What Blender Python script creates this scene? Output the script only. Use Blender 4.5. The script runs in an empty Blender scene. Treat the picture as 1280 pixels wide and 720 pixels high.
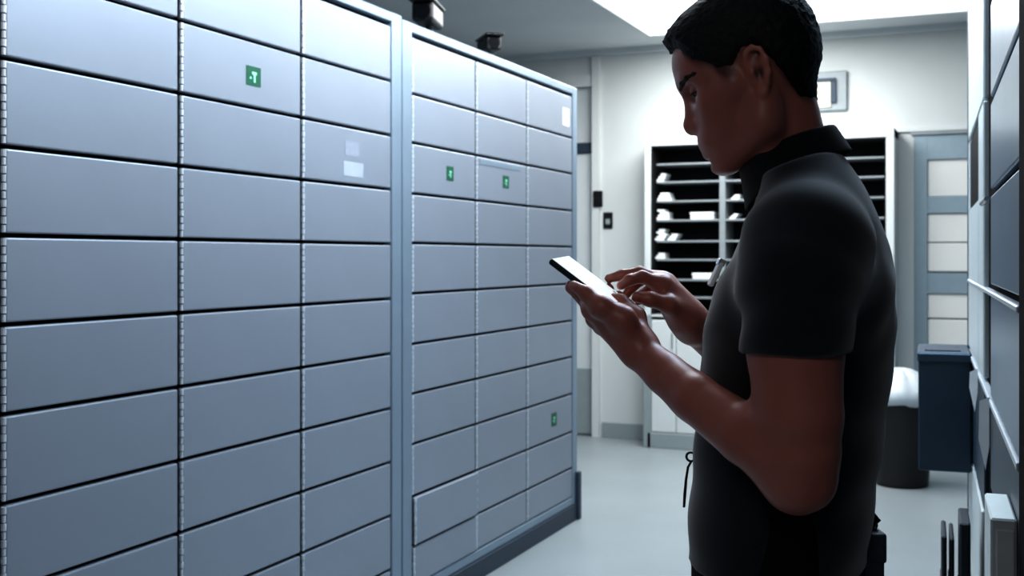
import bpy, bmesh, math
import numpy as np
from mathutils import Vector, Matrix

COL = bpy.context.scene.collection
HC = 1.38                      # camera height
YAW = math.radians(23.14)      # camera turned towards the lockers
F = 1427.0                     # focal length in pixels of a 1280 px wide frame

# ------------------------------------------------------------------ helpers
def lin(c):
    return tuple((v/255/12.92) if v/255 <= .04045 else ((v/255+.055)/1.055)**2.4 for v in c)

def mat(name, rgb, rough=.5, metal=0., noise=0., nscale=20., bump=0., bscale=200., emit=0., coat=0., sheen=0., spec=.5, stretch=None, sss=0.):
    m = bpy.data.materials.new(name); m.use_nodes = True
    nt = m.node_tree; b = nt.nodes['Principled BSDF']
    c = lin(rgb)+(1,)
    b.inputs['Base Color'].default_value = c
    b.inputs['Roughness'].default_value = rough
    b.inputs['Metallic'].default_value = metal
    b.inputs['Specular IOR Level'].default_value = spec
    b.inputs['Coat Weight'].default_value = coat
    b.inputs['Sheen Weight'].default_value = sheen
    if sss:
        b.inputs['Subsurface Weight'].default_value = sss
        b.inputs['Subsurface Radius'].default_value = (.012, .005, .003)
        b.inputs['Subsurface Scale'].default_value = .5
    if emit:
        b.inputs['Emission Color'].default_value = c
        b.inputs['Emission Strength'].default_value = emit
    tc = nt.nodes.new('ShaderNodeTexCoord')
    src = tc.outputs['Object']
    if stretch:
        mp = nt.nodes.new('ShaderNodeMapping'); mp.inputs['Scale'].default_value = stretch
        nt.links.new(src, mp.inputs['Vector']); src = mp.outputs['Vector']
    if noise:
        n = nt.nodes.new('ShaderNodeTexNoise'); n.inputs['Scale'].default_value = nscale; n.inputs['Detail'].default_value = 4
        nt.links.new(src, n.inputs['Vector'])
        r = nt.nodes.new('ShaderNodeValToRGB')
        r.color_ramp.elements[0].position = .3; r.color_ramp.elements[1].position = .7
        r.color_ramp.elements[0].color = tuple(v*(1-noise) for v in c[:3])+(1,)
        r.color_ramp.elements[1].color = tuple(min(1, v*(1+noise)) for v in c[:3])+(1,)
        nt.links.new(n.outputs['Fac'], r.inputs['Fac']); nt.links.new(r.outputs['Color'], b.inputs['Base Color'])
    if bump:
        n = nt.nodes.new('ShaderNodeTexNoise'); n.inputs['Scale'].default_value = bscale; n.inputs['Detail'].default_value = 3
        nt.links.new(src, n.inputs['Vector'])
        bp = nt.nodes.new('ShaderNodeBump'); bp.inputs['Strength'].default_value = bump; bp.inputs['Distance'].default_value = .002
        nt.links.new(n.outputs['Fac'], bp.inputs['Height']); nt.links.new(bp.outputs['Normal'], b.inputs['Normal'])
    return m

M = {}
M['wall'] = mat('wall_paint', (196, 200, 199), .75, noise=.02, nscale=3, bump=.05, bscale=300)
M['ceil'] = mat('ceiling_paint', (216, 219, 220), .85, noise=.02, nscale=3)
M['floor'] = mat('floor_resin', (140, 148, 151), .38, noise=.04, nscale=2.5, bump=.03, bscale=60)
M['wallgrey'] = mat('wall_paint_grey', (78, 92, 106), .8, noise=.02, nscale=3)
M['base'] = mat('baseboard_grey', (140, 150, 152), .6, noise=.03)
M['steel'] = mat('door_steel', (146, 154, 165), .42, metal=.34, noise=.02, nscale=3)
M['frame'] = mat('frame_steel', (138, 154, 168), .42, metal=.4, noise=.04, nscale=5)
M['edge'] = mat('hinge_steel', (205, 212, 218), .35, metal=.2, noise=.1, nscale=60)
M['gap'] = mat('dark_gap', (7, 11, 14), .9, spec=.05, noise=.05)
M['plinth'] = mat('plinth_dark', (52, 66, 80), .5, metal=.2, noise=.05)
M['green'] = mat('green_sticker', (2, 84, 60), .5, noise=.08, nscale=40)
M['mint'] = mat('sticker_print', (150, 222, 192), .5, noise=.03)
M['label'] = mat('pale_label', (236, 240, 240), .5, noise=.02)
M['faint'] = mat('faint_label', (142, 148, 160), .45, noise=.06, nscale=90)
M['faintpale'] = mat('pale_print', (160, 168, 178), .45, noise=.03)
M['black'] = mat('black_plastic', (13, 15, 17), .45, noise=.1)
M['blackmat'] = mat('black_interior', (5, 7, 8), .9, noise=.1)
M['shelf'] = mat('shelf_grey', (138, 145, 148), .5, metal=.2, noise=.04)
M['white'] = mat('white_laminate', (198, 203, 203), .5, noise=.02, nscale=5)
M['paper'] = mat('white_paper', (226, 230, 230), .8, noise=.04, nscale=30, bump=.1, bscale=80)
M['stile'] = mat('door_grey', (140, 156, 164), .45, metal=.25, noise=.03)
M['pane'] = mat('frosted_pane', (214, 214, 210), .5, noise=.02, nscale=4)
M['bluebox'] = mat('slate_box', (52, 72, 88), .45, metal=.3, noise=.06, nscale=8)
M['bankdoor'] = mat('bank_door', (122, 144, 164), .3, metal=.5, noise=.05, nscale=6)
M['bankpale'] = mat('bank_pale', (216, 224, 224), .4, metal=.1, noise=.04)
M['screen'] = mat('dark_glass', (8, 13, 18), .5, spec=.08, noise=.05)
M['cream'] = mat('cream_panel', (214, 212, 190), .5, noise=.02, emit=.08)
M['lamp'] = mat('light_diffuser', (250, 252, 252), .5, noise=.01, nscale=2, emit=1.2)
M['lampframe'] = mat('light_frame', (210, 214, 216), .5, noise=.02)
M['binwhite'] = mat('bin_liner', (190, 197, 200), .45, noise=.04, nscale=25, bump=.4, bscale=40)
M['shirt'] = mat('shirt_fabric', (16, 22, 31), .8, noise=.12, nscale=300, bump=.12, bscale=700, sheen=.4, spec=.25)
M['collar'] = mat('collar_knit', (15, 19, 24), .85, noise=.15, nscale=500, bump=.25, bscale=900, sheen=.2, spec=.2)
M['trouser'] = mat('trouser_fabric', (9, 11, 14), .85, noise=.12, nscale=300, bump=.1, bscale=600, spec=.2)
M['hair'] = mat('black_hair', (6, 8, 10), .58, spec=.35, noise=.4, nscale=260, bump=.7, bscale=420)
M['brow'] = mat('brow_hair', (44, 29, 26), .7, noise=.2, nscale=500, bump=.4, bscale=900)
M['shoe'] = mat('shoe_leather', (14, 14, 15), .4, noise=.1)
M['sole'] = mat('shoe_sole', (8, 8, 8), .8, noise=.1)
M['eye'] = mat('eye_white', (120, 110, 106), .2, noise=.03)
M['iris'] = mat('dark_iris', (22, 13, 10), .12, noise=.1)
M['phonebody'] = mat('phone_shell', (44, 52, 58), .3, metal=.6, noise=.05)
M['phonescreen'] = mat('phone_screen', (238, 243, 244), .12, noise=.01, emit=.55)
M['chrome'] = mat('bright_metal', (200, 206, 210), .22, metal=.9, noise=.05)
M['pouch'] = mat('pouch_nylon', (44, 56, 72), .55, noise=.15, nscale=90, bump=.3, bscale=400)
M['darkboard'] = mat('dark_board', (34, 46, 56), .5, noise=.08)
M['maroon'] = mat('maroon_foot', (74, 44, 48), .6, noise=.08)

def skin_material():
    m = mat('skin', (112, 70, 57), .38, sss=.12, bump=.12, bscale=900)
    nt = m.node_tree; b = nt.nodes['Principled BSDF']
    at_ = nt.nodes.new('ShaderNodeAttribute'); at_.attribute_name = 'tone'
    n = nt.nodes.new('ShaderNodeTexNoise'); n.inputs['Scale'].default_value = 35; n.inputs['Detail'].default_value = 3
    tc = nt.nodes.new('ShaderNodeTexCoord'); nt.links.new(tc.outputs['Object'], n.inputs['Vector'])
    mr = nt.nodes.new('ShaderNodeMapRange'); mr.inputs[3].default_value = .9; mr.inputs[4].default_value = 1.1
    nt.links.new(n.outputs['Fac'], mr.inputs[0])
    mx = nt.nodes.new('ShaderNodeVectorMath'); mx.operation = 'SCALE'
    nt.links.new(at_.outputs['Color'], mx.inputs[0]); nt.links.new(mr.outputs[0], mx.inputs['Scale'])
    nt.links.new(mx.outputs[0], b.inputs['Base Color'])
    return m
M['skin'] = skin_material()

def props(o, label=None, cat=None, group=None, kind=None):
    if label: o['label'] = label
    if cat: o['category'] = cat
    if group: o['group'] = group
    if kind: o['kind'] = kind
    return o

def empty(name, loc=(0, 0, 0), rz=0., label=None, cat=None, group=None):
    o = bpy.data.objects.new(name, None); COL.objects.link(o)
    o.location = loc; o.rotation_euler = (0, 0, rz); o.empty_display_size = .05
    return props(o, label, cat, group)

def link(name, me, material, parent=None, loc=None, smooth=False):
    o = bpy.data.objects.new(name, me); COL.objects.link(o)
    if material is not None and not me.materials:
        me.materials.append(material)
    if parent is not None: o.parent = parent
    if loc is not None: o.location = loc
    if smooth:
        me.polygons.foreach_set('use_smooth', [True]*len(me.polygons))
    return o

class MB:
    """collects shapes and links them as one mesh"""
    def __init__(s): s.bm = bmesh.new()
    def _xf(s, vs, mx):
        if mx is not None: bmesh.ops.transform(s.bm, matrix=mx, verts=vs)
    def box(s, x0, x1, y0, y1, z0, z1, bev=0., mx=None, seg=1):
        r = bmesh.ops.create_cube(s.bm, size=1.0)
        vs = r['verts']
        for v in vs:
            v.co = Vector(((x0+x1)/2+v.co.x*(x1-x0), (y0+y1)/2+v.co.y*(y1-y0), (z0+z1)/2+v.co.z*(z1-z0)))
        if bev:
            es = list({e for v in vs for e in v.link_edges})
            r2 = bmesh.ops.bevel(s.bm, geom=es, offset=bev, segments=seg, profile=.5, affect='EDGES', clamp_overlap=True)
            vs = list({v for f in r2['faces'] for v in f.verts} | {v for v in vs if v.is_valid})
        s._xf(vs, mx)
        return s
    def cyl(s, a, b, r0, r1=None, n=16, cap=True):
        a = Vector(a); b = Vector(b); r1 = r0 if r1 is None else r1
        d = (b-a)
        r = bmesh.ops.create_cone(s.bm, cap_ends=cap, segments=n, radius1=r0, radius2=r1, depth=d.length)
        q = Vector((0, 0, 1)).rotation_difference(d.normalized()).to_matrix().to_4x4()
        bmesh.ops.transform(s.bm, matrix=Matrix.Translation((a+b)/2) @ q, verts=r['verts'])
        return s
    def tube(s, pts, rad, n=10):
        rad = [rad]*len(pts) if not hasattr(rad, '__len__') else rad
        pts = [Vector(p) for p in pts]; rings = []
        up = Vector((.13, .31, .94)).normalized()
        for i, p in enumerate(pts):
            d = (pts[min(i+1, len(pts)-1)]-pts[max(i-1, 0)]).normalized()
            u = d.cross(up)
            if u.length < .05: u = d.cross(Vector((1, 0, 0)))
            u.normalize(); v = u.cross(d)
            rings.append([s.bm.verts.new(p+rad[i]*(u*math.cos(2*math.pi*k/n)+v*math.sin(2*math.pi*k/n))) for k in range(n)])
        for i in range(len(rings)-1):
            for k in range(n):
                s.bm.faces.new((rings[i][k], rings[i][(k+1) % n], rings[i+1][(k+1) % n], rings[i+1][k]))
        s.bm.faces.new(rings[0][::-1]); s.bm.faces.new(rings[-1])
        return s
    def torus(s, c, R, r, axis=(0, 1, 0), n=24, m=8):
        q = Vector((0, 0, 1)).rotation_difference(Vector(axis).normalized()).to_matrix()
        c = Vector(c); rings = []
        for i in range(n):
            a = 2*math.pi*i/n
            rings.append([s.bm.verts.new(c+q @ Vector(((R+r*math.cos(2*math.pi*k/m))*math.cos(a), (R+r*math.cos(2*math.pi*k/m))*math.sin(a), r*math.sin(2*math.pi*k/m)))) for k in range(m)])
        for i in range(n):
            for k in range(m):
                s.bm.faces.new((rings[i][k], rings[(i+1) % n][k], rings[(i+1) % n][(k+1) % m], rings[i][(k+1) % m]))
        return s
    def prism(s, poly, axis, d0, d1):
        """poly in the two axes other than AXIS, extruded d0..d1"""
        def P(a, b, d):
            return {'x': (d, a, b), 'y': (a, d, b), 'z': (a, b, d)}[axis]
        lo = [s.bm.verts.new(P(a, b, d0)) for a, b in poly]; hi = [s.bm.verts.new(P(a, b, d1)) for a, b in poly]
        n = len(poly)
        for i in range(n): s.bm.faces.new((lo[i], lo[(i+1) % n], hi[(i+1) % n], hi[i]))
        s.bm.faces.new(lo[::-1]); s.bm.faces.new(hi)
        return s
    def lathe(s, prof, c=(0, 0, 0), n=32, sx=1., sy=1.):
        rings = []
        for r, z in prof:
            rings.append([s.bm.verts.new((c[0]+sx*r*math.cos(2*math.pi*k/n), c[1]+sy*r*math.sin(2*math.pi*k/n), c[2]+z)) for k in range(n)])
        for i in range(len(rings)-1):
            for k in range(n):
                s.bm.faces.new((rings[i][k], rings[i][(k+1) % n], rings[i+1][(k+1) % n], rings[i+1][k]))
        s.bm.faces.new(rings[0][::-1]); s.bm.faces.new(rings[-1])
        return s
    def mesh(s, name):
        bmesh.ops.recalc_face_normals(s.bm, faces=s.bm.faces[:])
        me = bpy.data.meshes.new(name); s.bm.to_mesh(me); s.bm.free()
        return me
    def build(s, name, material, parent=None, loc=None, smooth=False):
        return link(name, s.mesh(name), material, parent, loc, smooth)

def struct(o):
    o['kind'] = 'structure'; return o

# ------------------------------------------------------------------ room
XL, XR, YB, YF, ZC = -3.7, 1.0, 8.35, -2.6, 2.98
struct(MB().box(XL-.1, XR+.1, YF-.1, YB+.3, -.1, 0).build('floor', M['floor']))
struct(MB().box(XL-.1, XR+.1, YF-.1, YB+.3, ZC, ZC+.1).build('ceiling', M['ceil']))
struct(MB().box(XL-.1, XL, YF, YB, 0, ZC).build('wall_left', M['wallgrey']))
struct(MB().box(XR, XR+.1, YF, YB, 0, ZC).build('wall_right', M['wallgrey']))
struct(MB().box(XL-.1, XR+.1, YF-.1, YF, 0, ZC).build('wall_front', M['wallgrey']))
# back wall with two door openings
DX0, DX1 = -3.45, -2.875           # door 1 opening
EX0, EX1 = -.545, .32              # door 2 opening
DH, EH = 2.74, 2.225
w = MB()
w.box(XL, DX0, YB, YB+.1, 0, ZC); w.box(DX0, DX1, YB, YB+.1, DH, ZC); w.box(DX1, EX0, YB, YB+.1, 0, ZC)
w.box(EX0, EX1, YB, YB+.1, EH, ZC); w.box(EX1, XR, YB, YB+.1, 0, ZC)
struct(w.build('wall_back', M['wall']))
struct(MB().box(DX1+.06, -2.37, YB-.012, YB, 0, .115, .003).box(-.69, EX0-.02, YB-.012, YB, 0, .115, .003).build('baseboard_back', M['base']))
struct(MB().box(XL, XL+.012, YF, YB-.012, 0, .115, .003).build('baseboard_left', M['base']))
# cornice strip where wall and ceiling meet, and rail over the rack
struct(MB().box(XL, XR, YB-.03, YB, ZC-.045, ZC).build('trim_1', M['ceil']))
struct(MB().box(-2.41, XR, YB-.02, YB, 2.25, 2.28).build('trim_2', M['white']))
# door 1 : white leaf, transom bar, transom panel, frame
d1 = MB()
d1.box(DX0, DX0+.05, YB-.02, YB+.09, 0, DH).box(DX1-.012, DX1+.045, YB-.035, YB+.09, 0, ZC-.05).box(DX0, DX1, YB-.02, YB+.09, DH-.04, DH+.05)
d1 = struct(d1.build('door_1', M['wall']))
MB().box(DX0+.05, DX1-.012, YB+.02, YB+.06, .01, 2.19, .002).build('door_leaf', M['white'], d1)
MB().box(DX0+.05, DX1-.012, YB+.0, YB+.06, 2.19, 2.27, .003).build('transom_bar', M['plinth'], d1)
MB().box(DX0+.05, DX1-.012, YB+.03, YB+.06, 2.27, DH-.04, .002).build('transom_panel', M['white'], d1)
MB().box(DX0+.05, DX1-.012, YB+.012, YB+.02, .02, .52, .002).build('kick_plate', M['base'], d1)
# door 2 : grey metal door with white panes
d2 = MB()
d2.box(EX0+.002, EX0+.085, YB-.01, YB+.05, 0, EH-.002).box(EX1-.085, EX1-.002, YB-.01, YB+.05, 0, EH-.002).box(EX0+.085, EX1-.085, YB-.008, YB+.048, EH-.17, EH-.003)
d2.box(EX0+.085, EX1-.085, YB-.008, YB+.048, 0, .62)
for z0, z1 in ((1.80, 1.685), (1.275, 1.135)): d2.box(EX0+.085, EX1-.085, YB-.005, YB+.045, z1, z0)
d2 = struct(d2.build('door_2', M['stile']))
MB().box(EX0-.02, EX1+.02, YB-.025, YB-.001, EH, EH+.022).build('door_head', M['shelf'], d2)
for z0, z1 in ((1.80, 2.055), (1.285, 1.48), (1.487, 1.68), (.965, 1.135), (.62, .955)):
    MB().box(EX0+.085, EX1-.085, YB+.01, YB+.03, z0, z1, .004).build('window_pane', M['pane'], d2)

# ------------------------------------------------------------------ lockers
def hinge_mesh(h):
    m = MB(); n = 10
    for k in range(n):
        z0 = -h/2+h*k/n
        m.cyl((0, 0, z0+.0015), (0, 0, z0+h/n-.0015), .0062 if k % 2 else .0048, n=8)
    return m.mesh('hinge')
HINGE = {}
def make_locker(name, label, x, y0, y1, cols, rows, top, plinth, lead, trail):
    root = empty(name, (x, (y0+y1)/2, 0), 0, label, 'locker')
    o = -(y0+y1)/2
    dp = .56
    c = MB()
    c.box(-dp, -.03, y0+o+.004, y1+o-.004, .0, top-.002)
    c.build('carcass', M['gap'], root)
    f = MB()
    if lead: f.box(-.03, .004, y0+o+.002, cols[0]+o, 0.085, top, .003)
    f.box(-.03, .004, cols[-1]+o, y1+o-.002, 0.085, top, .003)
    f.box(-.03, .0025, y0+o+.003, y1+o-.003, rows[0]+.012, top, .003)
    f.box(-.03, .0025, y0+o+.003, y1+o-.003, .086, rows[-1], .003)
    f.box(-dp-.002, -.03, y0+o+.002, y1+o-.002, top-.02, top+.004, .002)
    f.box(-dp-.002, -.03, y1+o-.004, y1+o-.001, .086, top)
    f.build('frame', M['frame'], root)
    p = MB()
    p.box(-dp, plinth, y0+o+.004, y1+o-.002, 0, .085, .003)
    if not trail: p.box(-.02, plinth+.012, y1+o-.03, y1+o+.012, 0, .25, .004)
    p.build('plinth', M['plinth'], root)
    doors = {}
    for ci in range(len(cols)-1):
        for ri in range(len(rows)-1):
            wd = cols[ci+1]-cols[ci]-.011; h = rows[ri]-rows[ri+1]-.0105
            key = (round(wd, 4), round(h, 4))
            if key not in HINGE:
                HINGE[key] = (MB().box(-.022, 0, -wd/2+.011, wd/2, -h/2, h/2, .004, seg=2).mesh('door'), hinge_mesh(h))
                HINGE[key][0].materials.append(M['steel']); HINGE[key][1].materials.append(M['edge'])
            dm, hm = HINGE[key]
            cy = (cols[ci]+cols[ci+1])/2+o+.002; cz = (rows[ri]+rows[ri+1])/2
            proud = .0
            d = link('door', dm, None, root, (proud, cy, cz))
            g = link('hinge', hm, None, d, (-.002, -wd/2+.005, 0))
            doors[(ci, ri)] = (d, wd, h)
    return root, doors

def sticker(door, y, z, w, h, glyph=True):
    s = MB().box(.0, .0012, y-w/2, y+w/2, z-h/2, z+h/2).build('green_sticker', M['green'], door[0])
    s['label'] = 'small green sticker with a pale printed mark'
    g = MB()
    k = w/.066
    def poly(pts): g.prism([(y+a*.001*k, z+b*.001*k) for a, b in pts], 'x', .0012, .0019)
    poly([(-8, 12), (13, 12), (13, 5), (7, 3), (8, -17), (0, -17), (-1, 3), (-8, 6)])
    poly([(-19, -8), (-14, -1), (-9, -8), (-14, -9)])
    g.build('printed_mark', M['mint'], s)

rows1 = [2.236, 2.03, 1.83, 1.631, 1.4305, 1.2285, 1.0265, .825, .627, .43, .232, .10]
cols1 = [1.30, 1.90, 2.507, 3.10, 3.69]
L1, D1 = make_locker('parcel_locker', 'nearer tall blue-grey steel parcel locker with one green sticker', -2.06, 1.25, 3.765, cols1, rows1, 2.284, .004, True, True)
rows2 = [2.225, 2.006, 1.819, 1.625, 1.436, 1.243, 1.05, .86, .667, .468, .279, .125]
cols2 = [3.845, 4.425, 4.998, 5.622]
L2, D2 = make_locker('parcel_locker', 'farther tall steel parcel locker with three green stickers, standing by the doorway', -2.06, 3.77, 5.69, cols2, rows2, 2.274, .012, True, False)
sticker(D1[(2, 1)], .04, -.006, .072, .058)      # nearer locker, middle column
sticker(D2[(0, 2)], .04, -.0, .062, .058); sticker(D2[(1, 2)], .035, .0, .066, .056); sticker(D2[(2, 8)], .045, .0, .07, .066)
# door slightly ajar at the foot of the farther locker, pale label strip and label
D2[(0, 9)][0].location.x += .012; D2[(0, 10)][0].location.x += .006
dd = D2[(1, 2)]
MB().box(0, .002, -.25, .2, dd[2]/2-.032, dd[2]/2-.008, .0006).build('label_strip', M['frame'], dd[0])
dd = D2[(2, 0)]
MB().box(0, .0015, .17, .26, -.055, .035).build('paper_label', M['label'], dd[0])
dd = D1[(3, 2)]
MB().box(0, .0006, -.03, .06, -.0, .05).build('paper_label', M['faint'], dd[0])
MB().box(0, .0006, -.04, .09, -.07, -.02).build('paper_label', M['faintpale'], D1[(3, 2)][0])

# ------------------------------------------------------------------ cameras on top of the farther locker
def cctv(loc, s, rz, label):
    r = empty('security_camera', loc, rz, label, 'camera')
    MB().cyl((0, 0, 0), (0, 0, .02*s), .07*s, .06*s, 20).cyl((0, 0, .02*s), (0, 0, .07*s), .022*s, n=12).build('base', M['black'], r)
    MB().tube([(0, 0, .05*s), (.0, .0, .1*s), (.0, -.03*s, .13*s)], .02*s, 12).build('arm', M['black'], r)
    b = MB().box(-.055*s, .055*s, -.16*s, .1*s, .11*s, .21*s, .018*s, seg=3).box(-.065*s, .065*s, -.2*s, .1*s, .205*s, .222*s, .006*s).build('casing', M['black'], r)
    MB().cyl((0, -.165*s, .16*s), (0, -.15*s, .16*s), .04*s, .045*s, 20).build('lens', M['screen'], b)
    return r
cctv((-2.26, 4.38, 2.279), .85, math.radians(15), 'larger black security camera standing on the farther locker, nearest the join with the nearer locker')
cctv((-2.25, 4.97, 2.279), .68, math.radians(40), 'smaller black security camera halfway along the top of the farther locker')

# ------------------------------------------------------------------ lights: the visible back ceiling panel, then added unseen lamps
def ceiling_light(x0, x1, y0, y1, label, power, tint=(.97, .99, 1.0), off=(0, 0), sz=None):
    r = empty('ceiling_light', ((x0+x1)/2, (y0+y1)/2, ZC), 0, label, 'light')
    a, b = (x1-x0)/2, (y1-y0)/2
    f = MB()
    f.box(-a, -a+.03, -b, b, -.02, 0).box(a-.03, a, -b, b, -.02, 0).box(-a+.03, a-.03, -b, -b+.03, -.02, 0).box(-a+.03, a-.03, b-.03, b, -.02, 0)
    f.build('light_frame', M['lampframe'], r)
    MB().box(-a+.03, a-.03, -b+.03, b-.03, -.012, -.002).build('diffuser', M['lamp'], r)
    l = bpy.data.lights.new('panel_lamp', 'AREA'); l.shape = 'RECTANGLE'; l.size = 2*a-.08; l.size_y = 2*b-.08
    l.energy = power; l.color = tint
    lo = bpy.data.objects.new('panel_lamp', l); COL.objects.link(lo); lo.parent = r; lo.location = (off[0], off[1], -.03)
    if sz: l.size, l.size_y = sz
    return r
ceiling_light(-2.33, .35, 5.3, 7.93, 'large bright white ceiling panel over the back of the room', 118, (1, 1, 1), (-.7, .05), (1.25, 2.3))
def added_wash_lamp(x, y0, y1, label, power):  # added out-of-view lamp grading the lockers from bright top to dark foot
    r = empty('added_wash_lamp', (x, (y0+y1)/2, ZC), 0, label, 'light')
    h = (y1-y0)/2
    f = MB()
    for y in (-h+.2, h-.2): f.box(-.012, .012, y-.012, y+.012, -.09, -.001)
    f.build('hanger', M['lampframe'], r)
    t = Matrix.Translation((0, 0, -.13)) @ Matrix.Rotation(math.radians(24), 4, 'Y')
    MB().box(-.005, .07, -h, h, -.055, .055, .006, mx=t).build('casing', M['lampframe'], r)
    MB().box(-.008, -.005, -h+.02, h-.02, -.045, .045, mx=t).build('diffuser', M['lamp'], r)
    l = bpy.data.lights.new('strip_lamp', 'AREA'); l.shape = 'RECTANGLE'; l.size = .09; l.size_y = 2*h-.04
    l.energy = power; l.color = (1.0, 1.0, 1.0); l.spread = math.radians(94)
    lo = bpy.data.objects.new('strip_lamp', l); COL.objects.link(lo); lo.parent = r
    lo.location = t @ Vector((-.012, 0, 0)); lo.rotation_euler = (0, math.radians(90-24), 0)
added_wash_lamp(-1.0, .1, 5.3, 'long slim unseen lamp under the ceiling, added to brighten the upper part of the tall lockers', 60)
ceiling_light(-1.3, -.8, 2.6, 4.2, 'added unseen fill panel on the ceiling over the aisle in front of the tall lockers', 44, (.84, .92, 1.0))  # added fill, out of view: lights his forearms and front
ceiling_light(-.5, .5, 2.4, 4.4, 'added unseen rim light panel on the ceiling over the locker bank behind the man', 60, (.6, .8, 1.0))  # added bluish lamp, out of view: rims his hair and shoulders
ceiling_light(-.6, .6, -2.2, -1.0, 'added unseen fill panel on the ceiling behind the camera', 18, (1.0, .95, .92))  # added fill, out of view: lifts his near side

# ------------------------------------------------------------------ back wall fittings
rack = empty('mail_rack', (-1.53, 8.05, 0), 0, 'white built-in mail rack with black pigeonholes above white cupboard doors', 'rack')
RX0, RX1, RD = -.83, .845, .295
f = MB()
f.box(RX0-.03, RX0+.02, 0, RD, 0, 2.25, .004).box(RX1-.02, RX1+.035, 0, RD, 0, 2.25, .004).box(RX0-.03, RX1+.035, -.002, RD, 2.19, 2.255, .004)
f.box(RX0, RX1, .0, RD, .93, .965)
f.build('frame', M['white'], rack)
MB().box(RX0+.02, RX1-.02, RD-.02, RD-.005, .965, 2.19).box(RX0+.02, RX0+.03, .006, RD-.02, .966, 2.19).box(RX1-.03, RX1-.02, .006, RD-.02, .966, 2.19).box(RX0+.03, RX1-.03, .006, RD-.02, 2.18, 2.19).build('back_panel', M['blackmat'], rack)
SZ = [2.062, 1.931, 1.792, 1.653, 1.502, 1.368, 1.223, 1.096]
for z in SZ:
    MB().box(RX0+.06, RX1-.03, .01, RD-.02, z-.013, z+.002, .002).build('shelf', M['shelf'], rack)
for x in (-.285, .29):
    MB().box(x-.022, x+.022, .0, RD-.02, .966, 2.055, .002).build('divider', M['shelf'], rack)
for x0, x1 in ((RX0+.03, -.62), (-.615, -.31), (-.305, .0), (.005, .31), (.315, RX1-.02)):
    d = MB().box(x0, x1, -.016, .0, .115, .925, .003).build('cupboard_door', M['white'], rack)
    MB().box(x1-.03, x1-.02, -.028, -.016, .72, .84, .003).build('handle', M['shelf'], d)
MB().box(RX0-.03, RX0+.028, -.03, .0, .0, .96, .004).box(RX0, RX1+.035, -.03, .0, .0, .11, .004).box(RX0+.02, RX1, .0, .02, .1, .95).build('base_frame', M['base'], rack)
def world_rack(x): return -1.53+x
def bundle(x, si, w, h, label, kind):
    z = SZ[si]+.002
    if kind == 'box':
        o = MB().box(-w/2, w/2, -.07, .07, 0, h, .004).box(-w/2-.003, w/2+.003, -.073, .073, h-.02, h, .003).build('mail_box', M['paper'])
        cat = 'box'
    else:
        m = MB(); n = max(3, int(h/.016))
        for k in range(n):
            sx = w/2*(1-.5*(k/n)**2 if kind == 'pile' else 1); off = .006*((k*37) % 5-2)
            if kind == 'slope': off += -w*.28*(k/n); sx = w/2*(1-.55*k/n)
            m.box(-sx+off, sx+off, -.06, .07+off*.5, h*k/n+.0006, h*(k+1)/n-.0006, .002)
        o = m.build('mail_pile', M['paper']); cat = 'mail'
    o.location = (world_rack(x), 8.05+.1, z)
    props(o, label, cat, 'white mail in the pigeonholes')
bundle(-.74, 1, .05, .062, 'narrow white mail pile on the second shelf from the top of the rack', 'pile')
bundle(-.71, 2, .105, .06, 'low sloping white mail pile on the third shelf from the top of the rack', 'slope')
bundle(-.72, 3, .095, .078, 'sloping white mail pile on the fourth rack shelf, beside a white box', 'slope')
bundle(-.44, 3, .17, .052, 'flat white box on the fourth rack shelf from the top, beside a mail pile', 'box')
bundle(-.745, 4, .07, .085, 'taller white mail pile on the fifth rack shelf from the top', 'pile')
bundle(-.655, 4, .06, .05, 'short white mail pile beside a taller one on the fifth rack shelf', 'pile')
bundle(-.74, 5, .075, .045, 'small white mail pile on the sixth rack shelf from the top', 'slope')
bundle(-.43, 6, .16, .045, 'flat white box on the seventh rack shelf from the top', 'box')
bundle(-.19, 2, .06, .035, 'small white mail pile in the middle bay, third shelf from the top', 'slope')
bundle(-.21, 3, .045, .038, 'small white mail pile in the middle bay, fourth shelf from the top', 'pile')
# wall switches
def switch(x, z, label, m):
    r = empty('wall_switch', (x, YB, z), 0, label, 'switch')
    MB().box(-.038, .038, -.012, 0, -.062, .062, .004).build('plate', M['black'], r)
    MB().box(-.018, .018, -.017, -.012, -.03, .012, .002).build('button', m, r)
switch(-2.835, 1.83, 'black wall switch on the edge of the doorway, the higher of two', M['black'])
r_ = switch(-2.765, 1.665, 'black wall switch with a grey button, the lower of two beside the doorway', M['base'])
bpy.data.objects['wall_switch'].location.y = YB-.035
# wall box behind the man's neck
vb = empty('wall_box', (-1.12, YB, 2.56), 0, 'square pale wall box with cream window and dark corner strip, above the rack', 'wall box')
MB().box(-.16, .13, -.03, 0, -.14, .14, .006).build('back_plate', M['shelf'], vb)
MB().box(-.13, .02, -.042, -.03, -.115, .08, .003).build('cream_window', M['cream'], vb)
MB().box(-.13, .055, -.05, -.03, .065, .09, .002).box(.02, .058, -.05, -.03, -.085, .075, .002).build('corner_strip', M['plinth'], vb)

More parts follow.
